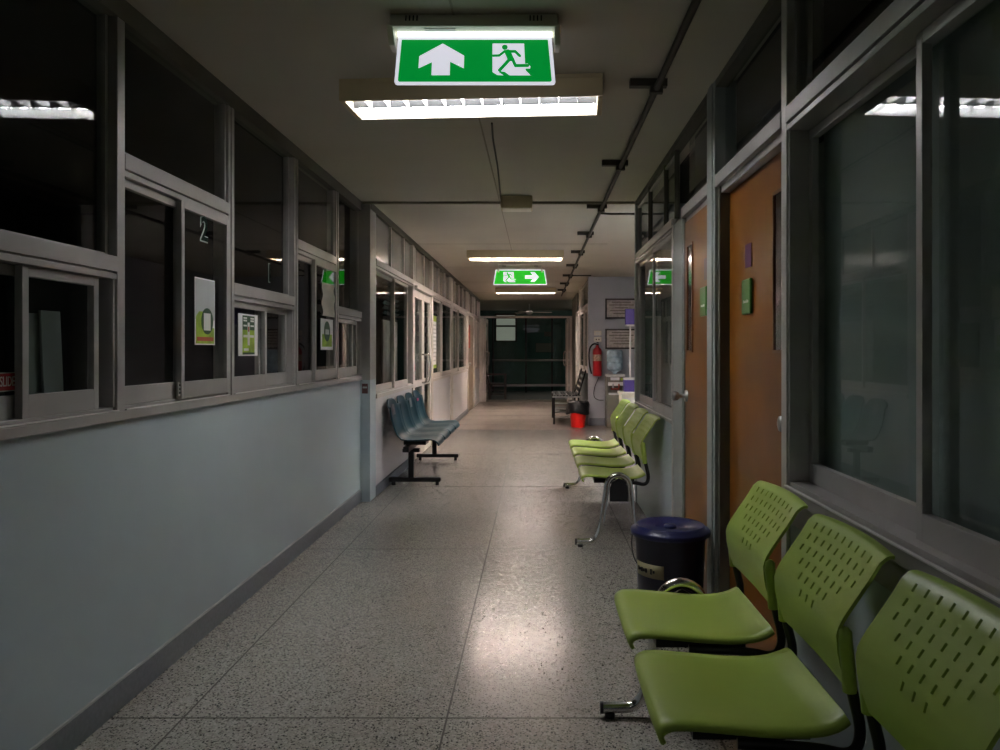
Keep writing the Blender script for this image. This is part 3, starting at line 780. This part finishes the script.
def back_mesh(y1):
    prof = [(.690, .553), (.675, .61), (.668, .665), (.680, .70), (.716, .755), (.752, .81), (.768, .84), (.780, .852), (.793, .857), (.804, .854)]
    prof = [(p.x, p.z - .016 * max(0, (p.z - .66) / .2)) for p in smoothpath([(a, 0, b) for a, b in prof], 2)]
    tot = sum(math.dist(a, b) for a, b in zip(prof, prof[1:]))
    cols = [(k - 4) * .0415 for k in range(9)]
    us = [-SW / 2 - .002, -SW / 2 + .012]
    for c in cols: us += [c - .0038, c + .0038]
    us += [SW / 2 - .012, SW / 2 + .002]
    rows = [(.125 + k * .034) for k in range(6)]        # from the bottom up
    keep = [3, 5, 7, 9, 9, 9]
    vs = [0, .03, .06, .08]
    for r in rows: vs += [r - .009, r + .009]
    vs += [tot - .022, tot - .015, tot - .008, tot]
    vs = sorted(set(round(v, 5) for v in vs))
    rowcell = {}
    for r, k in zip(rows, keep):
        j = min(range(len(vs)), key=lambda q: abs(vs[q] - (r - .009))); rowcell[j] = k
    def fn(u, v):
        x, z = interp(prof, v); e = u / (SW / 2); f = v / tot
        w = 1 - .03 * max(0, (f - .95) / .05) - .03 * max(0, (.12 - f) / .12)
        return (x - .006 * f + .015 * (1 - e * e) * (.4 + .6 * f), y1 - SW / 2 + u * w, z + .005 * (1 - e * e) * f)
    def skip(i, j):
        if j not in rowcell or i < 2: return False
        if (i - 2) % 2 or i - 2 >= 18: return False
        return abs((i - 2) // 2 - 4) <= (rowcell[j] - 1) / 2
    V, F = grid_surface(us, vs, fn, skip)
    return MB().add(V, F, 0, True)
def leg_mesh(y):
    pts = [(.235, y, .034), (.295, y, .034), (.355, y, .038), (.395, y, .11), (.415, y, .26), (.435, y, .38)]
    pts = smoothpath(pts, 2)
    arc = [(.5125 - .0775 * math.cos(a), y, .398 + .0775 * math.sin(a)) for a in [PI * k / 12 for k in range(13)]]
    p2 = smoothpath([(.59, y, .39), (.60, y, .26), (.615, y, .12), (.66, y, .04), (.74, y, .034), (.80, y, .034)], 2)
    return MB().tube(list(pts)[:-1] + [Vector(a) for a in arc] + list(p2)[1:], .019, 14)
def green_bench(y_far, label):
    t = empty('waiting_bench', (0, y_far, 0), label=label, cat='bench', group='green perforated waiting benches on the right')
    for k in range(NS):
        y1 = -k * PITCH
        s = seat_mesh(y1).build('seat', M['green'], t, solid=.009)
        MB().box(.36, .63, y1 - SW + .06, y1 - .06, .405, .432).build('seat_support', M['black'], s)
        b = back_mesh(y1).build('backrest', M['green'], t, solid=.008, split=1)
        for ye in (y1 + .004, y1 - SW - .004):
            tabs = MB(); arms = MB()
            tabs.tube([(.694, ye, .545), (.690, ye, .60), (.683, ye, .660), (.684, ye, .680), (.686, ye, .688)], [.016, .016, .016, .014, .005], 12)
            arms.tube(smoothpath([(.45, ye + (.02 if ye < y1 - .2 else -.02), .42), (.62, ye, .42), (.70, ye, .40), (.722, ye, .45), (.700, ye, .54), (.694, ye, .57)]), .0125, 10)
            tabs.build('tab', M['green'], b); arms.build('arm_bracket', M['black'], t)
    L = NS * PITCH
    MB().box(.495, .555, -L + .08, .03, .35, .405).build('beam', M['black'], t, bevel=.004)
    for y in (.030, -L + .06):
        l = leg_mesh(y).build('leg', M['chrome'], t)
        MB().prism([(.455, .30), (.575, .30), (.575, .39), (.56, .43), (.515, .455), (.47, .43), (.455, .39)], lambda a, c, q: (a, y + q, c), -.006, .006).build('bracket_plate', M['black'], l)
        for x in (.26, .78): MB().lathe([(.018, 0), (.018, .016)], (x, y, 0), 14).build('foot_pad', M['black'], l)
        MB().tube([(.225, y, .034), (.236, y, .034)], .021, 14).build('end_cap', M['black'], l)
        MB().tube([(.796, y, .034), (.806, y, .034)], .021, 14).build('end_cap', M['black'], l)
    return t
gb = green_bench(2.63, 'green perforated waiting bench under big right window, nearest the camera')
gb2 = dup(gb, (.03, 7.05, 0)); gb2['label'] = 'green perforated waiting bench past the blue lidded bin'

# ------------------------------------------------------------------ blue shell bench on the left
def shell_mesh(y0, w=.48):
    prof = [(-1.405, 0, .84), (-1.395, 0, .80), (-1.375, 0, .68), (-1.345, 0, .56), (-1.30, 0, .475), (-1.23, 0, .445), (-1.12, 0, .45), (-1.0, 0, .462), (-.945, 0, .458), (-.92, 0, .435), (-.915, 0, .41)]
    prof = [(p.x, p.z) for p in smoothpath(prof, 1)]; n = len(prof); nu = 12; V = []
    for j, p in enumerate(prof):
        f = j / (n - 1)
        ww = w * (.88 + .12 * min(1, f / .22)) if f < .22 else (w if f < .8 else w * (1 - .22 * ((f - .8) / .2) ** 2))
        for i in range(nu + 1):
            u = 2 * i / nu - 1
            curl = .030 * abs(u) ** 3
            if f < .45: V.append((p[0] + curl * (1 if f > .1 else .5) - .01 * (1 - u * u), y0 + u * ww / 2, p[1] - .05 * abs(u) ** 4 * (1 if f < .1 else 0)))
            else: V.append((p[0], y0 + u * ww / 2, p[1] + curl * (1 - f) * 1.4 - .004))
    F = [(j * (nu + 1) + i, j * (nu + 1) + i + 1, (j + 1) * (nu + 1) + i + 1, (j + 1) * (nu + 1) + i) for j in range(n - 1) for i in range(nu)]
    return MB().add(V, F, 0, True)
t = empty('waiting_bench', (0, 6.97, 0), label='row of blue moulded plastic seats on black T legs, left wall', cat='bench')
for k in range(4):
    y0 = .24 + .49 * k
    s = shell_mesh(y0).build('seat_shell', M['blue'], t, solid=.008)
    MB().box(-1.26, -1.05, y0 - .1, y0 + .1, .405, .44).build('seat_support', M['black'], s)
    if k in (0, 2, 3):
        col = {0: (.13, .10, .11), 2: (.22, .25, .27), 3: (.5, .02, .12)}[k]
        MB().obox((-1.371, y0 - .02, .735), (0, 1, 0), .06, (-.16, 0, 1), .05 if k != 3 else .015, (1, 0, .16), .0012).build('sticker', mat('seat_sticker', col, .4), s)
MB().box(-1.235, -1.185, -.02, 1.98, .355, .405).build('beam', M['black'], t)
for y in (.28, 1.93):
    l = MB().box(-1.235, -1.185, y - .025, y + .025, .06, .38).build('leg', M['black'], t, bevel=.003)
    MB().box(-1.42, -.925, y - .03, y + .03, .035, .075).build('foot_bar', M['black'], l, bevel=.004)
    for x in (-1.38, -.96): MB().lathe([(.018, 0), (.018, .035)], (x, y, 0), 12).build('foot_pad', M['black'], l)
    MB().box(-1.29, -1.13, y - .03, y + .03, .32, .355).build('clamp', M['black'], l)

# ------------------------------------------------------------------ blue lidded bin
t = empty('waste_bin', (.652, 3.66, 0), label='dark blue round bin with lid and yellow label, by door post', cat='bin')
MB().lathe([(.001, .004), (.145, 0), (.150, .01), (.172, .425), (.176, .43)], (0, 0, 0), 48).build('body', M['bindark'], t)
MB().lathe([(.178, .405), (.190, .408), (.192, .425), (.190, .433), (.168, .437), (.166, .452), (.160, .455), (.150, .448), (.075, .446), (.070, .436), (.001, .436)], (0, 0, 0), 48).build('lid', M['binblue'], t)
MB().lathe([(.03, .437), (.03, .447), (.024, .452), (.001, .453)], (0, 0, 0), 24).build('lid_knob', M['binblue'], t)
vs = []; a0, a1 = math.radians(190), math.radians(250)
lz = [.225, .29]
for i in range(13):
    a = a0 + (a1 - a0) * i / 12
    for z in lz:
        r = .150 + .022 * (z / .425) + .0025
        vs.append((r * math.cos(a), r * math.sin(a), z))
lab = MB().add(vs, [(2 * i, 2 * i + 2, 2 * i + 3, 2 * i + 1) for i in range(12)], 0, True).build('label', mat('bin_label', (.34, .30, .17), .5), t, solid=.0008)
am = math.radians(225); rr = .168
mb = MB()
for k, a in enumerate([math.radians(198 + 5 * q) for q in range(8)]):
    if k == 5: continue
    hgt = [.02, .012, .022, .014, .02, 0, .026, .012][k]
    mb.obox((rr * math.cos(a), rr * math.sin(a), .257), (-math.sin(a), math.cos(a), 0), .004, (0, 0, 1), hgt / 2, (math.cos(a), math.sin(a), 0), .002)
mb.build('lettering', M['black'], lab)
MB().tube(smoothpath([(-.176, .06, .40), (-.186, .03, .34), (-.178, -.02, .29), (-.165, -.03, .27)]), .003, 6).build('short_cable', M['black'], t)  # short piece of cable against the side of the bin

# ------------------------------------------------------------------ alcove things
t = empty('fire_extinguisher', (1.045, YA - .11, .86), label='red fire extinguisher with black hose on grey wall', cat='fire extinguisher')
MB().lathe([(.001, 0), (.070, 0), (.078, .02), (.078, .42), (.070, .46), (.035, .495), (.028, .51), (.028, .53), (.001, .53)], (0, 0, 0), 28).build('cylinder', M['red'], t)
MB().lathe([(.0785, .26), (.0785, .37)], (0, 0, 0), 28).build('label', mat('ext_label', (.45, .38, .25), .5, var=.5, vscale=30), t)
MB().box(-.02, .02, -.05, .03, .53, .56).box(-.015, .015, -.10, .02, .57, .585).build('valve_handle', M['black'], t)
MB().tube(smoothpath([(0, 0, .545), (-.06, -.02, .56), (-.13, -.02, .50), (-.15, -.02, .35), (-.13, -.02, .15), (-.10, -.02, .04)]), .014, 8).build('hose', M['black'], t)
MB().box(-.03, .03, .07, .108, .35, .5).build('wall_bracket', M['steel'], t)
MB().tube(smoothpath([(1.08, YA - .02, .84), (1.0, YA - .02, .66), (.985, YA - .02, .5), (1.06, YA - .02, .44), (1.16, YA - .02, .44)]), .006, 6).build('power_cord', M['black'], label='thin grey cord hanging below the fire extinguisher', cat='cord')
# sockets
for z, lab, n in ((1.60, 'upper cream switch plate above the fire extinguisher', 0), (1.49, 'lower cream socket plate above the fire extinguisher', 2)):
    t = empty('wall_socket', (1.06, YA, z), label=lab, cat='socket')
    MB().box(-.065, .065, -.03, 0, -.04, .045).build('plate', M['cream'], t, bevel=.005)
    for q in range(n): MB().box(-.035 + q * .045, -.015 + q * .045, -.033, -.03, -.01, .012).build('outlet', M['black'], t)
    if not n: MB().box(-.03, .03, -.034, -.03, -.02, .02).build('rocker', M['white'], t)
# certificates
for z, lab in ((1.85, 'upper framed certificate on the grey alcove wall'), (1.325, 'lower framed certificate behind the water bottle')):
    t = empty('framed_certificate', (1.19, YA, z), label=lab, cat='picture frame', group='framed certificates in the alcove')
    w, h = .56, .35
    f = MB()
    f.box(0, w, -.025, 0, 0, .028).box(0, w, -.025, 0, h - .028, h).box(0, .028, -.025, 0, 0, h).box(w - .028, w, -.025, 0, 0, h)
    f.build('frame', M['wood'], t)
    MB().box(.02, w - .02, -.012, -.002, .02, h - .02).build('sheet', M['cert'], t)
    p = MB()
    for k, (a, b) in enumerate(((.2, .8), (.12, .88), (.3, .7), (.15, .85), (.25, .75))): p.box(a * w, b * w, -.0135, -.012, h * (.80 - k * .14), h * (.84 - k * .14))
    p.build('print', mat('cert_print', (.14, .11, .09), .6), t)
# water dispenser
t = empty('water_dispenser', (1.33, 12.72, 0), label='grey water dispenser with large blue bottle against alcove wall', cat='water dispenser')
MB().box(-.15, .15, -.14, .2, 0, .57).box(-.15, -.12, -.14, .2, .57, .90).box(.12, .15, -.14, .2, .57, .90).box(-.12, .12, -.02, .2, .57, .72).box(-.12, .12, -.14, .2, .72, .86).build('cabinet', M['disp'], t, bevel=.006)
MB().box(-.155, .155, -.145, .2, .86, .90).build('top', M['white'], t, bevel=.006)
MB().box(-.13, .13, -.16, -.14, .71, .77).build('tap_panel', M['white'], t); MB().box(-.09, .06, -.155, -.14, .80, .85).build('brand_strip', M['paper'], t)
for x, m in ((-.05, 'pgrey'), (.05, 'pred')): MB().tube([(x, -.16, .74), (x, -.175, .70), (x, -.175, .67)], .012, 8).build('tap', M[m], t)
MB().box(-.12, .12, -.15, -.02, .555, .585).build('drip_tray', M['paper'], t)
MB().box(-.07, .07, -.025, -.018, .63, .67).build('notice', M['pred'], t)
MB().box(.08, .12, -.148, -.14, .80, .84).build('energy_sticker', M['pgreen'], t)
MB().lathe([(.035, .90), (.04, .93), (.12, .97), (.135, 1.0), (.135, 1.08), (.128, 1.09), (.135, 1.10), (.135, 1.18), (.128, 1.19), (.135, 1.20), (.135, 1.28), (.12, 1.31), (.001, 1.315)], (0, .03, 0), 28).build('bottle', M['bottle'], t)
# side table with stand
t = empty('side_cabinet', (1.45, 11.0, 0), label='low cream cabinet past green seats, carrying a violet box', cat='cabinet')
MB().box(-.22, .25, -.2, .2, 0.03, .66).box(-.24, .27, -.22, .22, .66, .70).build('body', M['cream'], t, bevel=.005)
MB().box(-.2, .22, -.206, -.2, .06, .62).build('door', M['white'], t)
t = empty('notice_box', (1.37, 11.0, .70), label='violet square box on the low cream cabinet', cat='box')
MB().box(-.09, .09, -.09, .09, 0, .17).build('carton', M['purple'], t); MB().box(-.092, .092, -.092, .092, .17, .20).build('lid', M['white'], t)
t = empty('sign_stand', (1.375, 11.0, .90), label='violet panel on a thin white pole above the violet box', cat='stand')
MB().tube([(0, 0, 0), (0, 0, .78)], .012, 8).build('pole', M['white'], t)
MB().box(-.075, .12, -.04, .04, .78, 1.01).build('panel', M['purple'], t, bevel=.004); MB().box(-.07, .10, -.05, .05, .755, .78).build('tray', M['white'], t)
# steel slatted bench
t = empty('slatted_bench', (0, 13.2, 0), label='dark metal slatted bench by far right wall, behind red bin', cat='bench')
for k in range(9): MB().box(.30 + k * .055, .335 + k * .055, 0, 1.3, .49, .515).build('slat', M['black'] if k % 2 else mat('slat_steel', (.09, .1, .1), .4, metal=.5), t)
MB().box(.28, .80, -.01, .02, .47, .50).box(.28, .80, 1.28, 1.31, .47, .50).build('seat_frame', M['steel'], t)
for k in range(4): MB().obox((.755 + .032 * k, .65, .60 + k * .095), (0, 1, 0), .65, (.35, 0, 1), .028, (1, 0, -.35), .008).build('back_slat', M['black'], t)
for y in (.02, 1.28):
    MB().tube([(.73, y, .48), (.87, y, .95)], .014, 8).build('back_frame', M['black'], t)
    for x in (.31, .74): MB().tube([(x, y, 0), (x, y, .48)], .016, 8).build('leg', M['black'], t)
for z in (.12, .26, .36): MB().box(.33, .72, 0, .02, z, z + .02).build('stretcher', M['steel'], t)
MB().box(.33, .72, .01, 1.28, .20, .215).build('shelf', M['hallgrey'], t)
# red bin with bag
t = empty('pedal_bin', (.705, 12.75, 0), label='bright red bin lined with black bag beside slatted bench', cat='bin')
MB().lathe([(.001, .004), (.115, 0), (.118, .01), (.15, .40)], (0, 0, 0), 32).build('bucket', M['binred'], t)
mb = MB(); V = []; n = 32
pr = [(.13, .36), (.155, .42), (.158, .44), (.175, .42), (.19, .36), (.195, .28), (.20, .235)]
for r, z in pr:
    for k in range(n):
        a = 2 * PI * k / n; V.append(((r + .012 * math.sin(5 * a + z * 20)) * math.cos(a), (r + .012 * math.sin(5 * a + z * 20)) * math.sin(a), z + .02 * math.sin(3 * a + 1) * (1 if z < .4 else .4)))
mb.add(V, [(i * n + k, i * n + (k + 1) % n, (i + 1) * n + (k + 1) % n, (i + 1) * n + k) for i in range(len(pr) - 1) for k in range(n)], 0, True)
mb.build('liner_bag', M['bag'], t, solid=.002)

# ------------------------------------------------------------------ world, camera, colour
w = bpy.data.worlds.new('world'); sc.world = w; w.use_nodes = True
w.node_tree.nodes['Background'].inputs[0].default_value = (.02, .022, .025, 1)
cam = bpy.data.cameras.new('camera'); co = bpy.data.objects.new('camera', cam); C.objects.link(co)
co.location = (0, 0, 1.3); co.rotation_euler = (PI / 2, 0, 0)
cam.sensor_width = 36; cam.lens = 27; cam.shift_x = -.0365; cam.shift_y = -.0245
cam.clip_start = .02; cam.clip_end = 100
sc.camera = co
vs_ = sc.view_settings
sc.display_settings.display_device = 'sRGB'
vs_.view_transform = 'Standard'; vs_.look = 'None'; vs_.gamma = 1; vs_.exposure = 0; vs_.use_curve_mapping = False
sc.cycles.use_denoising = True
sc.cycles.max_bounces = 10; sc.cycles.diffuse_bounces = 5; sc.cycles.glossy_bounces = 5; sc.cycles.transparent_max_bounces = 16
sc.cycles.sample_clamp_indirect = 60
